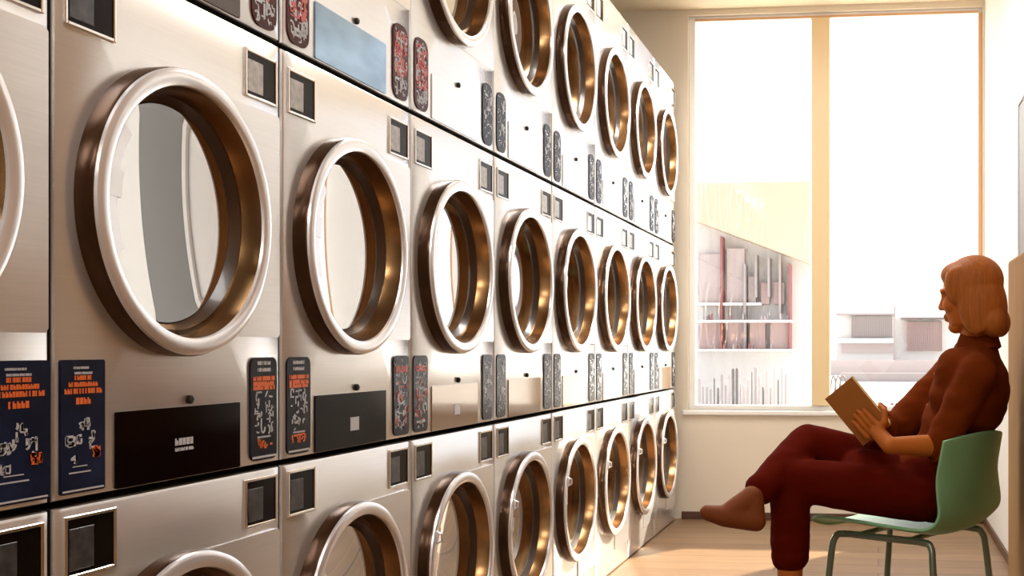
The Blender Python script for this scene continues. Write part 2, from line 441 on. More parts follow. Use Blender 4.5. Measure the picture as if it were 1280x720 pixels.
ORD = ['first', 'second', 'third', 'fourth', 'fifth', 'sixth', 'seventh', 'eighth', 'ninth']
def dryer(col, row):
    """col -1 is the one cut off by the left edge; row 'bottom', 'middle' or 'top'"""
    Ht = {'bottom': Z_MID, 'middle': H, 'top': 1.14 * H}[row]
    dz = {'bottom': Z_MID - .428 * H, 'middle': .547 * H, 'top': .585 * H}[row]
    z = {'bottom': 0, 'middle': Z_MID, 'top': Z_TOP}[row]
    LAB = {
        ('bottom', -1): 'bottom-row steel dryer cut off by the left edge, only a dark control window showing',
        ('middle', -1): 'middle-row steel dryer cut off by the left edge, navy poster sticker on it',
        ('middle', 0): 'largest whole dryer, middle row, navy poster and wide black drawer below its porthole',
        ('top', 0): 'top-row dryer cut off at the top, right above the largest whole dryer',
        ('bottom', 0): 'bottom-row dryer right below the largest whole dryer and its wide black drawer',
    }
    lab = LAB.get((row, col))
    if lab is None:
        if col == 7: lab = f'{row}-row steel dryer farthest down the row, next to the window wall'
        else: lab = f'{row}-row steel dryer in the {ORD[7 - col]} column counted back from the window wall'
    t = thing('tumble_dryer', lab, 'dryer', (X_FRONT, Y0 + col * W, z), f'steel tumble dryers in the {row} row')
    shared((row, 'cab'), 'cabinet', lambda b_: cabinet(b_, Ht, dz), M['steel'], t, True, [M['steel'], M['gap']])
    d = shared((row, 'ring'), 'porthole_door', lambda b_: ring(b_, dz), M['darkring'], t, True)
    shared((row, 'rim'), 'rim', lambda b_: rim(b_, dz), M['chrome'], d, True)
    shared((row, 'inner'), 'inner_ring', lambda b_: inner(b_, dz), M['bronze'], d, True)
    shared((row, 'gasket'), 'gasket', lambda b_: gasket(b_, dz), M['gasket'], d, True)
    shared((row, 'glass'), 'glass', lambda b_: glass(b_, dz), M['dglass'], d, True)
    if row != 'top': shared((row, 'hinge'), 'hinge_plate', lambda b_: hinge(b_, dz), M['hinge'], d, True)
    if row == 'bottom': shared((row, 'latch'), 'latch', lambda b_: latch(b_, dz), M['chrome'], d, True)
    shared((row, 'drum'), 'drum', lambda b_: drum(b_, dz), M['drum'], t, True)
    pz = {'bottom': (.10, Z_MID - .152 * H), 'middle': (.30 * H, .823 * H), 'top': (.30 * H, .90 * H)}[row]
    shared((row, 'plate'), 'service_plate', lambda b_: panel_line(b_, dz, *pz), M['steel'], t)
    wz = {'bottom': (Z_MID - .128 * H, Z_MID - .03 * H), 'middle': (.851 * H, .947 * H), 'top': (.965 * H, 1.075 * H)}[row]
    for side, (u0, u1) in (('l', (.045, .205)), ('r', (.80, .96))):
        a = (u0 * W, u1 * W, *wz)
        wn = shared((row, 'well', side), 'control_window', lambda b_: well_pane(b_, *a), M['well'], t)
        shared((row, 'wf', side), 'bezel', lambda b_: well_frame(b_, *a), M['edge'], wn)
        dark = row == 'bottom' or (col == 0 and side == 'l') or col < 0
        shared((row, 'card', side, dark), 'card', lambda b_: well_card(b_, *a), M['card_dark' if dark else 'card'], wn)
    if row == 'bottom':
        return t
    # lint drawer and instruction stickers
    dm = ('drawer' if col <= 1 else 'drawer_tan_refl') if row == 'middle' else ('drawer_brown_refl' if col == 0 else 'drawer_sky_refl' if col == 1 else 'steel')  # identical drawers; colours other than black are painted reflections, pale steel included
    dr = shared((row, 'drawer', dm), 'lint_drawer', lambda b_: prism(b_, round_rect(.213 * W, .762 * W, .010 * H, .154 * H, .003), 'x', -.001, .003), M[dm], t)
    shared((row, 'lock'), 'drawer_lock', lambda b_: (lathe_x(b_, [(0, .0075), (.006, .0075), (.008, .005), (.008, .0005)], .515 * W, .168 * H, 20)), M['gap'], dr, True)
    if row == 'middle' and col <= 2:
        def mark(b_):
            g = random.Random(3)
            if col == 0:
                word_row(b_, .49 * W, .052, .0835 * H, .012, g); word_row(b_, .49 * W, .052, .068 * H, .006, g)
            else:
                box(b_, (.003, .465 * W, .052 * H), (.0042, .53 * W, .088 * H)); 
        shared((row, 'mark', col), 'white_mark', mark, M['w_ink'], dr)
    for side in 'lr':
        if col < 0 and side == 'l': continue
        k = col + (1 if side == 'r' else 0)          # seam number the sticker stands beside
        v = ('upper' if k <= 2 else 'mono') if row == 'top' else {0: 'navy', 1: 'orange', 2: 'redbar'}.get(k, 'mono')
        u0, u1 = {'navy': (.02, .172), 'orange': (.028, .178), 'redbar': (.02, .165), 'mono': (.03, .165), 'upper': (.03, .17)}[v]
        if side == 'r': u0, u1 = 1 - u1 - .005, 1 - u0 - .005
        if v == 'navy' and side == 'r': u0, u1 = .80, .985
        top = .253 * H if row == 'middle' else .24 * H
        a = (u0 * W, u1 * W, .016 * H, top)
        st = shared((row, 'st', side, v), 'instruction_sticker', lambda b_: sticker(b_, *a, .004 if v == 'navy' else .016 if row == 'middle' else .03),
                    M[{'navy': 'navy', 'upper': 'maroon_st'}.get(v, 'black_st')], t)
        sd = hash((side, v == 'navy', len(v))) % 97 if False else {'navy': 1, 'orange': 2, 'redbar': 3, 'mono': 4, 'upper': 5}[v] * 2 + (side == 'r')
        shared((row, 'iw', side, v), 'white_lettering', lambda b_: ink_white(b_, *a, v, random.Random(sd)), M['w_ink'], st)
        if v != 'mono':
            shared((row, 'ic', side, v), 'bright_lettering', lambda b_: ink_colour(b_, *a, v, random.Random(sd + 50)), M['o_ink' if v in ('navy', 'orange') else 'r_ink'], st)
    return t
for col in range(-1, 8):
    for row in ('bottom', 'middle', 'top'):
        if col < 0 and row == 'top': continue
        dryer(col, row)
# dark carcass filling the gaps behind the fronts
b = nb(); box(b, (X_FRONT - DEPTH - .02, Y0 - W, .02), (X_FRONT - DEPTH, Y0 + 8 * W, Z_TOP + 1.13 * H)); struct(obj('trim_2', b, M['gap']))

# ------------------------------------------------------------------ chair
FC = Vector((-math.cos(R(30)), math.sin(R(30)), 0)); LC = Vector((-FC.y, FC.x, 0)); UZ = Vector((0, 0, 1))
CC = Vector((.080, 3.698, 0))
def cw(f, l, z): return FC * f + LC * l + UZ * z
chair = thing('shell_chair', 'mint green plastic shell chair on metal legs under the seated person', 'chair', CC)
prof = smooth_path([(.225, 0, .430), (.215, 0, .443), (.16, 0, .452), (.02, 0, .447), (-.12, 0, .440), (-.20, 0, .444), (-.242, 0, .478), (-.262, 0, .56), (-.280, 0, .65), (-.300, 0, .752)], 6)
b = nb(); NL = 20
def shell_pt(p, s, off=0):
    back = max(0, min(1, (p.z - .45) / .22)); back = back * back * (3 - 2 * back); half = .222 - .004 * back - .008 * max(0, (p.z - .6) / .15)
    half *= 1 - .10 * max(0, (p.x - .14) / .09) ** 2
    l = s * half
    lift = .030 * abs(s) ** 2.6 * (1 - back)
    return cw(p.x + back * .045 * s * s, l, p.z + lift - back * .008 * s * s + .012 * back * (1 - s * s) * max(0, (p.z - .65) / .1))
grid = [[b.verts.new(shell_pt(p, -1 + 2 * j / NL)) for j in range(NL + 1)] for p in prof]
for A, B in zip(grid, grid[1:]):
    for j in range(NL): b.faces.new((A[j], A[j + 1], B[j + 1], B[j]))
bmesh.ops.recalc_face_normals(b, faces=b.faces)
sh = obj('shell', b, M['mint'], chair, True)
md = sh.modifiers.new('thick', 'SOLIDIFY'); md.thickness = .009; md.offset = 0
md = sh.modifiers.new('round', 'BEVEL'); md.width = .003; md.segments = 2; md.limit_method = 'ANGLE'
for s in (1, -1):
    for f0, f1 in ((.135, .185), (-.185, -.235)):
        b = nb()
        tube(b, smooth_path([cw(0, s * .17, .424), cw(f0 * .5, s * .17, .424), cw(f0 - .02 * (1 if f0 > 0 else -1), s * .175, .424), cw(f0 + .012 * (1 if f0 > 0 else -1), s * .182, .412), cw((f0 + f1) / 2, s * .192, .34), cw(f1 * 1.03, s * .205, .012)], 8), .0115, 16)
        lg = obj('leg', b, M['leg'], chair, True)
        b = nb(); p = cw(f1 * 1.03, s * .205, 0)
        bmesh.ops.create_cone(b, cap_ends=True, segments=20, radius1=.016, radius2=.013, depth=.022, matrix=Matrix.Translation(p + Vector((0, 0, .011))))
        obj('rubber_foot', b, M['foot'], lg, True)
b = nb()
for f in (.07, -.11): tube(b, [cw(f, -.178, .424), cw(f, .178, .424)], .009, 12)
obj('under_frame', b, M['leg'], chair, True)

# ------------------------------------------------------------------ person
FP = Vector((-math.cos(R(18)), math.sin(R(18)), 0)); LP = Vector((-FP.y, FP.x, 0))
def pw(c, f, l, u): return c + FP * f + LP * l + UZ * u
BASIS = Matrix((FP, LP, UZ)).transposed().to_4x4()
def ell(bm, c, rad, rot=None, seg=24):
    m = Matrix.Translation(c) @ (rot or BASIS) @ Matrix.Diagonal((*rad, 1))
    bmesh.ops.create_uvsphere(bm, u_segments=seg, v_segments=seg // 2 + 4, radius=1, matrix=m)
def caps(bm, pts, rads, n=16):
    """chain of tapered rounded limbs through the joints"""
    for i in range(len(pts) - 1):
        p, q = Vector(pts[i]), Vector(pts[i + 1]); r0, r1 = rads[i], rads[i + 1]
        k = 6; P_, Q_ = [], []
        d = (q - p).normalized()
        for j in range(k):                       # rounded start
            a = -PI / 2 + PI / 2 * (j + .3) / k
            P_.append(p + d * r0 * math.sin(a)); Q_.append(r0 * math.cos(a))
        for j in range(9):
            t = j / 8; P_.append(p.lerp(q, t)); Q_.append(r0 + (r1 - r0) * t)
        for j in range(1, k + 1):
            a = PI / 2 * (j - .3) / k
            P_.append(q + d * r1 * math.sin(a)); Q_.append(r1 * math.cos(a))
        tube(bm, P_, Q_, n)
def remeshed(name, bm, m, parent, voxel, smooth=4, fac=.5, folds=0.0):
    o = obj(name, bm, m, None)
    md = o.modifiers.new('remesh', 'REMESH'); md.mode = 'VOXEL'; md.voxel_size = voxel; md.use_smooth_shade = True
    md = o.modifiers.new('smooth', 'SMOOTH'); md.iterations = smooth; md.factor = fac
    dg = bpy.context.evaluated_depsgraph_get()
    me = bpy.data.meshes.new_from_object(o.evaluated_get(dg)); old = o.data
    o.modifiers.clear(); o.data = me; bpy.data.meshes.remove(old)
    if folds:
        nrm_ = [v.normal.copy() for v in me.vertices]
        for v, nv in zip(me.vertices, nrm_):
            p = v.co
            q = noise.noise(Vector((p.x * 9, p.y * 9, p.z * 21))) + .5 * noise.noise(Vector((p.x * 22, p.y * 22, p.z * 44)))
            v.co = p + nv * folds * (q + .15)
    me.name = name
    if not me.materials: me.materials.append(m)
    for p in me.polygons: p.use_smooth = True
    o.parent = parent
    if parent: o.matrix_parent_inverse = parent.matrix_world.inverted()
    return o

# joints
neck = UP(1222, 430, 3.62); head = UP(1213, 369, 3.60)
chest = UP(1216, 488, 3.63); belly = UP(1196, 548, 3.65); pelvis = UP(1170, 610, 3.65)
shL, elL, wrL = UP(1222, 466, 3.47), UP(1176, 557, 3.48), UP(1112, 557, 3.41)
shR, elR, wrR = UP(1192, 466, 3.79), UP(1124, 534, 3.74), UP(1076, 535, 3.60)
hipL, knL, anL = UP(1150, 618, 3.56), UP(988, 600, 3.50), UP(987, 800, 3.50)
hipR, knR, anR = UP(1150, 600, 3.745), UP(1010, 556, 3.64), UP(940, 622, 3.38)
person = thing('person', 'seated person in rust brown shirt and maroon trousers, legs crossed, reading a book', 'person', (chair.location.x, chair.location.y, 0))
bpy.context.view_layer.update()

pitch = Matrix.Rotation(R(-7), 4, 'Y')    # nod towards the book, about the head's left axis
HB = BASIS.copy()
nod = Matrix.Rotation(R(7), 4, LP)        # sign settled so that the face dips
def hd(f, l, u):
    v = FP * f + LP * l + UZ * u
    return head + nod.to_3x3() @ v
HROT = nod @ BASIS
b = nb()
# head
ell(b, hd(-.008, 0, .030), (.092, .073, .086), HROT)
ell(b, hd(.030, 0, -.034), (.057, .057, .076), HROT)
ell(b, hd(.058, 0, -.094), (.026, .026, .022), HROT)
ell(b, hd(.020, 0, -.075), (.060, .048, .030), HROT)
caps(b, [hd(.084, 0, .010), hd(.099, 0, -.026)], [.008, .011])
for s in (1, -1):
    ell(b, hd(.055, s * .034, -.022), (.030, .026, .030), HROT)
    ell(b, hd(.068, s * .030, .022), (.022, .028, .012), HROT)
    ell(b, hd(.078, s * .030, .006), (.010, .014, .010), HROT)
    ell(b, hd(.093, s * .009, -.030), (.009, .008, .007), HROT)
    ell(b, hd(-.006, s * .074, -.010), (.018, .009, .030), HROT)
ell(b, hd(.085, 0, -.056), (.010, .023, .007), HROT)
ell(b, hd(.083, 0, -.067), (.010, .020, .008), HROT)
caps(b, [hd(-.020, 0, -.045), neck + Vector((0, 0, .01)), neck - Vector((0, 0, .05))], [.054, .055, .06])
# trunk and limbs (mostly under the clothes)
ell(b, chest, (.10, .155, .15)); ell(b, belly, (.085, .12, .12)); ell(b, pelvis, (.09, .13, .085))
caps(b, [shL, elL, wrL], [.045, .037, .026]); caps(b, [shR, elR, wrR], [.045, .037, .026])
caps(b, [shL, neck - Vector((0, 0, .05)), shR], [.045, .06, .045])
caps(b, [hipL, knL], [.068, .05]); caps(b, [knL, knL.lerp(anL, .35), anL], [.048, .047, .03])
caps(b, [hipR, knR], [.068, .05]); caps(b, [knR, knR.lerp(anR, .35), anR], [.048, .046, .032])
# feet inside the shoes
heelR, ballR, toeR = UP(945, 652, 3.36), UP(905, 645, 3.33), UP(884, 641, 3.32)
caps(b, [anR, heelR], [.032, .026]); caps(b, [anR, ballR, toeR], [.032, .024, .016])
heelL = Vector((anL.x + .03, anL.y, .045)); ballL = Vector((anL.x - .11, anL.y - .01, .035)); toeL = Vector((anL.x - .165, anL.y - .015, .028))
caps(b, [anL, heelL], [.032, .028]); caps(b, [anL, ballL, toeL], [.032, .024, .017])
# book frame (needed by the hands)
S = Vector((-.637, 0, .771)); GD = Vector((.771, 0, .637))
bk = UP(1056, 527, 3.52)                     # middle of the spine
beta = R(32)
dN = (GD * math.cos(beta) + Vector((0, -1, 0)) * math.sin(beta)).normalized()
dF = (GD * math.cos(beta) + Vector((0, 1, 0)) * math.sin(beta)).normalized()
BH, BW = .19, .128
nN = S.cross(dN).normalized()
if nN.y > 0: nN = -nN                        # outward, towards the camera
nF = S.cross(dF).normalized()
if nF.y < 0: nF = -nF
def onN(s, d, off): return bk + S * s + dN * d + nN * off
def onF(s, d, off): return bk + S * s + dF * d + nF * off
# left hand: palm under the lower edge, four fingers spread over the near cover, thumb over the fore edge
palm = onN(-.085, .085, .020)
caps(b, [wrL, wrL.lerp(palm, .5), palm], [.026, .025, .024])
ax_f = S; ax_w = dN
for k, (d0, ln) in enumerate(((.040, .058), (.060, .070), (.080, .074), (.100, .066))):
    base = onN(-.080, d0 + .006, .019)
    caps(b, [base, onN(-.080 + ln * .5, d0, .0175), onN(-.080 + ln * .85, d0 - .004, .0125), onN(-.080 + ln * 1.1, d0 - .007, .0105)], [.0105, .0092, .0083, .0068], 12)
caps(b, [palm, onN(-.075, .125, .012), onN(-.050, .140, -.004), onN(-.030, .128, -.019)], [.014, .0115, .0098, .0085], 12)
# right hand mirrored behind the far cover
palmR = onF(-.080, .080, .022)
caps(b, [wrR, wrR.lerp(palmR, .5), palmR], [.026, .025, .024])
for k, (d0, ln) in enumerate(((.020, .062), (.040, .074), (.060, .076), (.080, .064))):
    base = onF(-.075, d0 + .012, .019)
    caps(b, [base, onF(-.075 + ln * .5, d0, .0175), onF(-.075 + ln * .85, d0 - .006, .0125), onF(-.075 + ln * 1.1, d0 - .012, .0105)], [.0105, .0092, .0083, .0068], 12)
caps(b, [palmR, onF(-.075, .125, .012), onF(-.050, .140, -.004), onF(-.030, .128, -.019)], [.014, .0115, .0098, .0085], 12)
body = remeshed('body', b, M['skin'], person, .0038, 3, .5)
# closed, downcast eyes: a lash line and a brow each side
for s in (1, -1):
    b = nb(); tube(b, [hd(.079, s * .016, .000), hd(.085, s * .028, -.003), hd(.074, s * .043, -.001)], [.0012, .0022, .0012], 8)
    o = obj('eyelashes', b, M['lash'], person, True); o.matrix_parent_inverse = person.matrix_world.inverted()
    b = nb(); tube(b, [hd(.088, s * .014, .024), hd(.088, s * .030, .029), hd(.072, s * .046, .025)], [.002, .003, .0015], 8)
    o = obj('eyebrow', b, M['lash'], person, True); o.matrix_parent_inverse = person.matrix_world.inverted()
# hair
b = nb()
ell(b, hd(-.016, 0, .042), (.096, .084, .085), HROT)
ell(b, hd(-.055, 0, -.035), (.058, .080, .105), HROT)
ell(b, hd(.030, 0, .072), (.058, .066, .042), HROT)
for s in (1, -1):
    ell(b, hd(-.022, s * .066, -.040), (.052, .022, .092), HROT)
    ell(b, hd(.020, s * .066, .030), (.045, .020, .062), HROT)
    ell(b, hd(-.070, s * .035, -.095), (.040, .045, .050), HROT)
remeshed('hair', b, M['hair'], person, .006, 5)
# shirt
b = nb()
ell(b, chest, (.115, .172, .155)); ell(b, belly, (.102, .145, .14)); ell(b, pelvis + UZ * .03, (.112, .156, .10)); caps(b, [belly, pw(pelvis, .06, .06, .03)], [.10, .09]); caps(b, [belly, pw(pelvis, .06, -.06, .03)], [.10, .09])
for s in (1, -1): ell(b, pw(chest, .060, s * .065, -.015), (.062, .075, .085))
ell(b, pw(chest, .05, 0, -.03), (.072, .11, .12)); ell(b, pw(belly, .03, 0, .03), (.085, .12, .12))
caps(b, [shL + UZ * .0, neck - UZ * .045, shR], [.058, .066, .058])
caps(b, [shL, shL.lerp(elL, .55), elL.lerp(wrL, .04)], [.060, .055, .050])
caps(b, [shR, shR.lerp(elR, .5), elR, elR.lerp(wrR, .35)], [.066, .066, .058, .050])
ell(b, pw(chest, .02, .10, .06), (.08, .07, .08)); ell(b, pw(chest, .02, -.10, .06), (.08, .07, .08))
caps(b, [neck - UZ * .06, neck + UZ * .002], [.074, .064])
shirt = remeshed('shirt', b, M['shirt'], person, .007, 14, folds=.005)
def child(name, bm, m, par):
    return obj(name, bm, m, par, True)      # the shirt's own frame is the world frame
tree = BVHTree.FromPolygons([v.co.copy() for v in shirt.data.vertices], [tuple(p.vertices) for p in shirt.data.polygons])
for u in (.10, .03, -.05, -.13):            # buttons down the front
    hit = tree.ray_cast(pw(chest, .6, .004, u), -FP)
    if hit[0] is None: continue
    rot = hit[1].to_track_quat('Z', 'Y').to_matrix().to_4x4()
    b = nb(); bmesh.ops.create_cone(b, cap_ends=True, segments=16, radius1=.0062, radius2=.005, depth=.005, matrix=Matrix.Translation(hit[0]) @ rot)
    child('button', b, M['button'], shirt)
hit = tree.ray_cast(pw(chest, .5, .085, .055), -FP)
b = nb(); bmesh.ops.create_uvsphere(b, u_segments=14, v_segments=8, radius=.0075, matrix=Matrix.Translation(hit[0]))
child('brooch', b, M['button'], shirt)
# turned-down collar: a band round the neck that falls open at the throat
b = nb(); rows = []; NC = 40
for j in range(NC + 1):
    a = R(22) + (2 * PI - R(44)) * j / NC
    cx, cy = math.cos(a), math.sin(a); flare = max(0, math.cos(a)) ** 2
    row = []
    for rr_, uu in ((.060, .018), (.0665, .022 - .012 * flare), (.078 + .012 * flare, -.018 - .024 * flare), (.071 + .012 * flare, -.024 - .024 * flare)):
        row.append(b.verts.new(neck + FP * (cx * rr_ * 1.02 + .004) + LP * cy * rr_ + UZ * (uu - .012 * cx - .002)))
    rows.append(row)
for P_, Q_ in zip(rows, rows[1:]):
    for k in range(4): b.faces.new((P_[k], P_[(k + 1) % 4], Q_[(k + 1) % 4], Q_[k]))
b.faces.new(rows[0]); b.faces.new(rows[-1][::-1])
child('collar', b, M['shirt'], shirt)
# folded sleeve cuffs
for sh_, el_, wr_, t, r in ((shL, elL, wrL, .07, .0545), (shR, elR, wrR, .33, .0535)):
    p = el_.lerp(wr_, t); d = (wr_ - el_).normalized()
    b = nb(); tube(b, [p - d * .014, p - d * .010, p + d * .010, p + d * .014], [r - .004, r, r, r - .004], 28)
    child('cuff', b, M['shirt'], shirt)
# trousers
b = nb()
ell(b, pelvis - UZ * .005, (.110, .160, .105))
caps(b, [hipL, hipL.lerp(knL, .5), knL], [.088, .080, .066]); caps(b, [knL, knL.lerp(anL, .3), knL.lerp(anL, .47)], [.066, .063, .060])
caps(b, [hipR, hipR.lerp(knR, .5), knR], [.090, .084, .068]); caps(b, [knR, knR.lerp(anR, .4), knR.lerp(anR, .84)], [.068, .062, .052])
caps(b, [pelvis, hipL.lerp(knR, .5) - UZ * .02], [.10, .085]); ell(b, pw(pelvis, .02, .08, .02), (.11, .085, .10)); ell(b, pw(pelvis, .02, -.08, .02), (.11, .085, .10))
remeshed('trousers', b, M['trouser'], person, .007, 8, folds=.004)
# shoes
def shoe(an, heel, ball, toe, up):
    b = nb()
    caps(b, [an + up * .0, heel], [.037, .030]); caps(b, [heel, ball, toe], [.031, .033, .024]); caps(b, [an, ball], [.037, .031])
    o = remeshed('shoe', b, M['shoe'], person, .005, 5); return o
shoe(anR, heelR, ballR, toeR, UZ); shoe(anL, heelL, ballL, toeL, UZ)

# book
bt = thing('book', 'orange-brown book held open in the hands of the seated person', 'book', bk)
def slab(bm, d, n, w0, w1, t0, t1, h):
    vs = []
    for s in (-h / 2, h / 2):
        for w, t in ((w0, t0), (w1, t0), (w1, t1), (w0, t1)): vs.append(bm.verts.new(S * s + d * w + n * t))
    for f in ((0, 1, 2, 3), (7, 6, 5, 4), (0, 4, 5, 1), (1, 5, 6, 2), (2, 6, 7, 3), (3, 7, 4, 0)): bm.faces.new([vs[i] for i in f])
for d, n in ((dN, nN), (dF, nF)):
    b = nb(); slab(b, d, n, -.002, BW, 0, .0035, BH); obj('cover', b, M['cover'], bt)
    b = nb(); slab(b, d, n, .004, BW - .005, -.012, -.0002, BH - .008); obj('page_block', b, M['pages'], bt)

# ------------------------------------------------------------------ outside
b = nb(); box(b, (-60, Y_FAR + .14, -.22), (60, 90, -.12)); struct(obj('ground', b, M['concrete']))
YS = 20.0
def sx(px): return UP(px, 437, YS).x
def sz(py, px=940): return UP(px, py, YS).z
# shop building opposite: slanting beige upper wall, white band, panels, posts
shop = thing('shop_building', 'pale shop front across the street seen through the left window pane', 'building', (sx(900), YS, -.12))
def sobj(name, bm, m, parent=shop):
    o = obj(name, bm, m, parent); o.matrix_parent_inverse = Matrix.Translation(-shop.location); return o
b = nb(); prism(b, [(sx(700), -.12), (sx(1012), -.12), (sx(1012), sz(232)), (sx(700), sz(232))], 'y', YS + .3, YS + 5); sobj('wall', b, M['white_r'])
b = nb(); prism(b, [(sx(700), sz(235)), (sx(1012), sz(235)), (sx(1012), sz(331)), (sx(872), sz(277)), (sx(700), sz(212))], 'y', YS - .25, YS + .3)
b.free(); b = nb(); prism(b, [(sx(700), sz(230)), (sx(1013), sz(230)), (sx(1013), sz(331)), (sx(872), sz(277)), (sx(800), sz(249))], 'y', YS - .25, YS + .3)
sobj('upper_wall', b, M['beige'])
for p0, p1, q0, q1, m in ((872, 900, 316, 380, 'pinkgrey'), (907, 930, 309, 378, 'pinkgrey'), (934, 944, 345, 380, 'pinkgrey'), (950, 961, 353, 380, 'pink'), (966, 980, 352, 380, 'pink'), (983, 986, 340, 400, 'pinkgrey')):
    b = nb(); box(b, (sx(p0), YS + .12, sz(q1)), (sx(p1), YS + .32, sz(q0)), .01, 1); sobj('panel', b, M[m])
for p0, p1 in ((873, 902), (908, 931), (936, 956), (962, 985)):
    b = nb(); box(b, (sx(p0), YS + .08, sz(436)), (sx(p1), YS + .32, sz(402)), .01, 1); sobj('counter_panel', b, M['pink'])
rr = random.Random(4)
for p0, q0, q1, m in ((902, 295, 436, 'redpost'), (931, 330, 436, 'mgrey'), (945, 318, 372, 'mgrey'), (961, 322, 372, 'mgrey'), (975, 318, 392, 'mgrey'), (987, 330, 440, 'redpost')):
    b = nb(); box(b, (sx(p0) - .022, YS - .05, sz(q1)), (sx(p0) + .022, YS + .3, sz(q0)), .008, 1); sobj('post', b, M[m])
b = nb(); box(b, (sx(870), YS - .02, sz(382)), (sx(952), YS + .3, sz(378)), .01, 1); sobj('shelf', b, M['white_r'])
for zz in (400, 436):
    b = nb(); box(b, (sx(870), YS - .19, sz(zz) - .05), (sx(990), YS + .3, sz(zz) - .001), .01, 1); sobj('ledge', b, M['white_r'])
for k in range(30):
    px = 874 + k * 3.9; h = rr.uniform(4, 9)
    if rr.random() < .3: continue
    b = nb(); y0 = rr.choice((400, 400, 436)); 
    prism(b, [(sx(px), sz(y0)), (sx(px + rr.uniform(1.6, 3.2)), sz(y0)), (sx(px + rr.uniform(1.5, 3)), sz(y0 - h)), (sx(px + .4), sz(y0 - h * .8))], 'y', YS - .16, YS - .07)
    o = obj('jar', b, M[rr.choice(('dgrey', 'mgrey', 'redpost', 'pinkgrey'))]); tag(o, 'small dark jar on the shop front ledge across the street', 'jar', 'jars along the shop ledge')
# picket fence in front of the shop
YF = 18.6
fence = thing('picket_fence', 'row of uneven grey pickets in front of the shop, bottom of left pane', 'fence', (UP(930, 437, YF).x, YF, -.12))
def fobj(name, bm, m):
    o = obj(name, bm, m, fence); o.matrix_parent_inverse = Matrix.Translation(-fence.location); return o
for k in range(24):
    px = 874 + k * 4.7
    x, top = UP(px, 437, YF).x, UP(px, rr.uniform(458, 486), YF).z
    w = rr.uniform(.008, .024)
    b = nb(); prism(b, [(x - w, -.12), (x + w, -.12), (x + w, top - .03), (x, top), (x - w, top - .03)], 'y', YF, YF + .025)
    fobj('picket', b, M[rr.choice(('mgrey', 'dgrey', 'mgrey', 'pinkgrey'))])
b = nb(); box(b, (UP(872, 437, YF).x, YF + .026, .05), (UP(986, 437, YF).x, YF + .05, .09)); fobj('rail', b, M['mgrey'])
# distant low buildings in the right pane
YD = 62.0
def dx(px): return UP(px, 437, YD).x
def dz_(py): return UP(1100, py, YD).z
wh = thing('warehouse', 'long low pale warehouse with ribbed siding far across the road', 'building', (dx(1085), YD, -.12))
def dobj(name, bm, m, par):
    o = obj(name, bm, m, par); o.matrix_parent_inverse = Matrix.Translation(-par.location); return o
b = nb(); box(b, (dx(1045), YD, -.12), (dx(1119), YD + 8, dz_(393))); dobj('wall', b, M['white_r'], wh)
b = nb()
for k in range(30): box(b, (dx(1064 + k * 1.75), YD - .25, dz_(421)), (dx(1064.9 + k * 1.75), YD, dz_(395)))
dobj('ribbed_siding', b, M['pinkgrey'], wh)
b = nb(); box(b, (dx(1048), YD - .8, dz_(429)), (dx(1119), YD, dz_(423))); dobj('loading_ledge', b, M['white_r'], wh)
b = nb(); box(b, (dx(1052), YD - .2, dz_(441)), (dx(1119), YD, dz_(429))); dobj('lower_panel', b, M['pinkgrey'], wh)
b = nb(); box(b, (dx(1045), YD - .4, dz_(394)), (dx(1119), YD + 8, dz_(391.5))); dobj('roof', b, M['mgrey'], wh)
sh2 = thing('storage_shed', 'dusty pink ribbed shed with a flat roof, right of the far warehouse', 'shed', (dx(1160), YD + 1, -.12))
b = nb(); box(b, (dx(1120), YD + 1, -.12), (dx(1240), YD + 8, dz_(397))); dobj('wall', b, M['white_r'], sh2)
b = nb()
for k in range(24): box(b, (dx(1134 + k * 1.9), YD + .7, dz_(439)), (dx(1135.2 + k * 1.9), YD + 1, dz_(402)))
dobj('ribbed_siding', b, M['pink'], sh2)
b = nb(); box(b, (dx(1126), YD + .4, dz_(399)), (dx(1240), YD + 8.2, dz_(396.5))); dobj('roof', b, M['dgrey'], sh2)
pole = thing('utility_pole', 'thin grey pole between the far warehouse and the pink shed', 'pole', (dx(1118), YD - 1.5, -.12))
b = nb(); tube(b, [(0, 0, 0), (0, 0, dz_(384) + .12)], [.09, .05], 10); obj('shaft', b, M['mgrey'], pole, True)
b = nb(); box(b, (-.25, -.04, dz_(388) + .12), (.25, .04, dz_(386.5) + .12)); obj('crossarm', b, M['mgrey'], pole)
b = nb(); box(b, (dx(1045), YD - 12, -.12), (dx(1240), YD - 11.8, .55), .02, 1); o = obj('road_barrier', b, M['pinkgrey']); tag(o, 'long low barrier along the far side of the road', 'barrier')
YK = 40.0
b = nb(); box(b, (UP(1050, 437, YK).x, YK, -.12), (UP(1240, 437, YK).x, YK + .5, .18), .02, 1); o = obj('kerb', b, M['mgrey']); tag(o, 'thin grey kerb line crossing the right window pane', 'kerb')
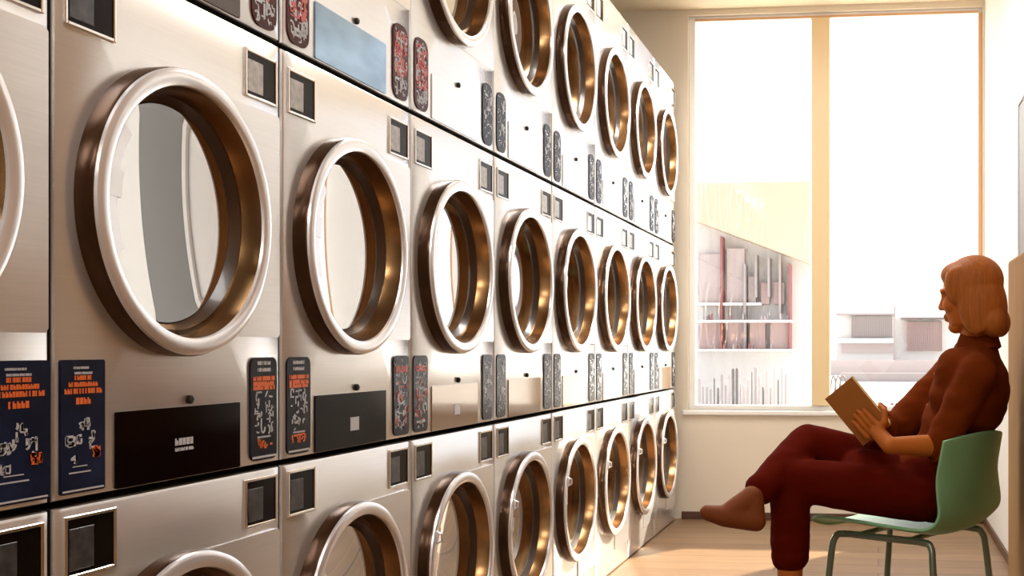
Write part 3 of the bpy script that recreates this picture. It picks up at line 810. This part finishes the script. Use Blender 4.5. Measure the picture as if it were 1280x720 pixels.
# bicycle rack hoops left in the right pane
YR = 26.0
rack = thing('bicycle_rack', 'small dark hoop rack at the left of the right window pane, above the book', 'rack', (UP(1049, 437, YR).x, YR, -.12))
for k, px in enumerate((1041, 1047.5, 1054)):
    x0 = UP(px - 1.5 - k, 437, YR).x - rack.location.x; x1 = UP(px + 3, 437, YR).x - rack.location.x
    b = nb(); tube(b, smooth_path([(x0 - .05, 0, 0), (x0, 0, .40), ((x0 + x1) / 2, 0, .52), (x1, 0, .40), (x1 + .02, 0, 0)], 8), .02, 10); obj('hoop', b, M['dgrey'], rack, True)
YB = 21.0
for px in (1115, 1121):
    bo = UP(px, 437, YB); b = nb(); tube(b, [(bo.x, YB, -.12), (bo.x, YB, -.05), (bo.x, YB, .02)], [.04, .038, .03], 12)
    tag(obj('bollard', b, M['dgrey'], None, True), 'one of two low dark stubs on the pale pavement, behind the arm', 'bollard', 'two low bollards on the pavement')
# ------------------------------------------------------------------ light
w = bpy.data.worlds.new('sky'); scene.world = w; w.use_nodes = True
nt = w.node_tree; bg = nt.nodes['Background']
tc = nt.nodes.new('ShaderNodeTexCoord'); sep = nt.nodes.new('ShaderNodeSeparateXYZ'); nt.links.new(tc.outputs['Generated'], sep.inputs[0])
nz = nt.nodes.new('ShaderNodeTexNoise'); nz.inputs['Scale'].default_value = 3.2; nz.inputs['Detail'].default_value = 5
nt.links.new(tc.outputs['Generated'], nz.inputs['Vector'])
r2 = nt.nodes.new('ShaderNodeValToRGB'); r2.color_ramp.elements[0].position = .40; r2.color_ramp.elements[0].color = (.74, .74, .84, 1)
r2.color_ramp.elements[1].position = .60; r2.color_ramp.elements[1].color = (.86, .86, .91, 1)
nt.links.new(nz.outputs['Fac'], r2.inputs['Fac'])
# bright hazy part of the sky, low over the street
dot = nt.nodes.new('ShaderNodeVectorMath'); dot.operation = 'DOT_PRODUCT'
gd = (UP(1010, 170, 10) - Vector((0, 0, CAM_H))).normalized(); dot.inputs[1].default_value = gd
nrm = nt.nodes.new('ShaderNodeVectorMath'); nrm.operation = 'NORMALIZE'
nt.links.new(tc.outputs['Generated'], nrm.inputs[0]); nt.links.new(nrm.outputs['Vector'], dot.inputs[0])
r3 = nt.nodes.new('ShaderNodeValToRGB'); r3.color_ramp.interpolation = 'EASE'
r3.color_ramp.elements[0].position = .978; r3.color_ramp.elements[0].color = (0, 0, 0, 1)
r3.color_ramp.elements[1].position = 1.0; r3.color_ramp.elements[1].color = (3.2, 3.0, 2.6, 1)
nt.links.new(dot.outputs['Value'], r3.inputs['Fac'])
mm = nt.nodes.new('ShaderNodeMixRGB'); mm.blend_type = 'ADD'; mm.inputs['Fac'].default_value = 1
nt.links.new(r2.outputs['Color'], mm.inputs['Color1']); nt.links.new(r3.outputs['Color'], mm.inputs['Color2'])
# one soft lavender cloud high on the right
d2 = nt.nodes.new('ShaderNodeVectorMath'); d2.operation = 'DOT_PRODUCT'
d2.inputs[1].default_value = (UP(1232, 25, 10) - Vector((0, 0, CAM_H))).normalized()
nt.links.new(nrm.outputs['Vector'], d2.inputs[0])
ad = nt.nodes.new('ShaderNodeMath'); ad.operation = 'MULTIPLY_ADD'; ad.inputs[1].default_value = .012; nt.links.new(nz.outputs['Fac'], ad.inputs[0]); nt.links.new(d2.outputs['Value'], ad.inputs[2])
r4 = nt.nodes.new('ShaderNodeValToRGB'); r4.color_ramp.interpolation = 'EASE'
r4.color_ramp.elements[0].position = .994; r4.color_ramp.elements[0].color = (1, 1, 1, 1)
r4.color_ramp.elements[1].position = 1.0; r4.color_ramp.elements[1].color = (.40, .40, .46, 1)
nt.links.new(ad.outputs[0], r4.inputs['Fac'])
m5 = nt.nodes.new('ShaderNodeMixRGB'); m5.blend_type = 'MULTIPLY'; m5.inputs['Fac'].default_value = 1
nt.links.new(mm.outputs['Color'], m5.inputs['Color1']); nt.links.new(r4.outputs['Color'], m5.inputs['Color2'])
nt.links.new(m5.outputs['Color'], bg.inputs['Color']); bg.inputs['Strength'].default_value = 1.75

sl = bpy.data.lights.new('sun', 'SUN'); sl.energy = 14.0; sl.color = (1, .88, .72); sl.angle = R(1.2)
so = bpy.data.objects.new('sun', sl); C.objects.link(so)
az, el = R(35), R(29)
dirv = Vector((-math.sin(az) * math.cos(el), -math.cos(az) * math.cos(el), -math.sin(el)))
so.rotation_euler = dirv.to_track_quat('-Z', 'Y').to_euler(); so.location = (4, 12, 8)
for k, (x, y, e) in enumerate(((-.5, -1.2, 34), (-.5, 1.3, 20), (-.5, 4.6, 34))):  # fill lights without fixtures, added to lift the dim interior
    a = bpy.data.lights.new('fill light', 'AREA'); a.shape = 'RECTANGLE'; a.size = .5; a.size_y = 1.3; a.energy = e; a.color = (1, .97, .94)
    o = bpy.data.objects.new('fill_light', a); C.objects.link(o); o.location = (x, y, Z_C - .02)

# ------------------------------------------------------------------ camera
cam = bpy.data.cameras.new('camera'); co = bpy.data.objects.new('camera', cam); C.objects.link(co)
co.location = (0, 0, CAM_H); co.rotation_euler = (PI / 2, 0, YAW)
cam.sensor_width = 36; cam.lens = 36 * F_PX / 1280
cam.shift_x = -(PX - 640) / 1280; cam.shift_y = (PY - 360) / 1280
cam.clip_start = .02; cam.clip_end = 300
scene.camera = co
vs = scene.view_settings
vs.view_transform = 'Standard'; vs.look = 'None'; vs.gamma = 1; vs.use_curve_mapping = False; vs.exposure = 0.32
scene.cycles.max_bounces = 10
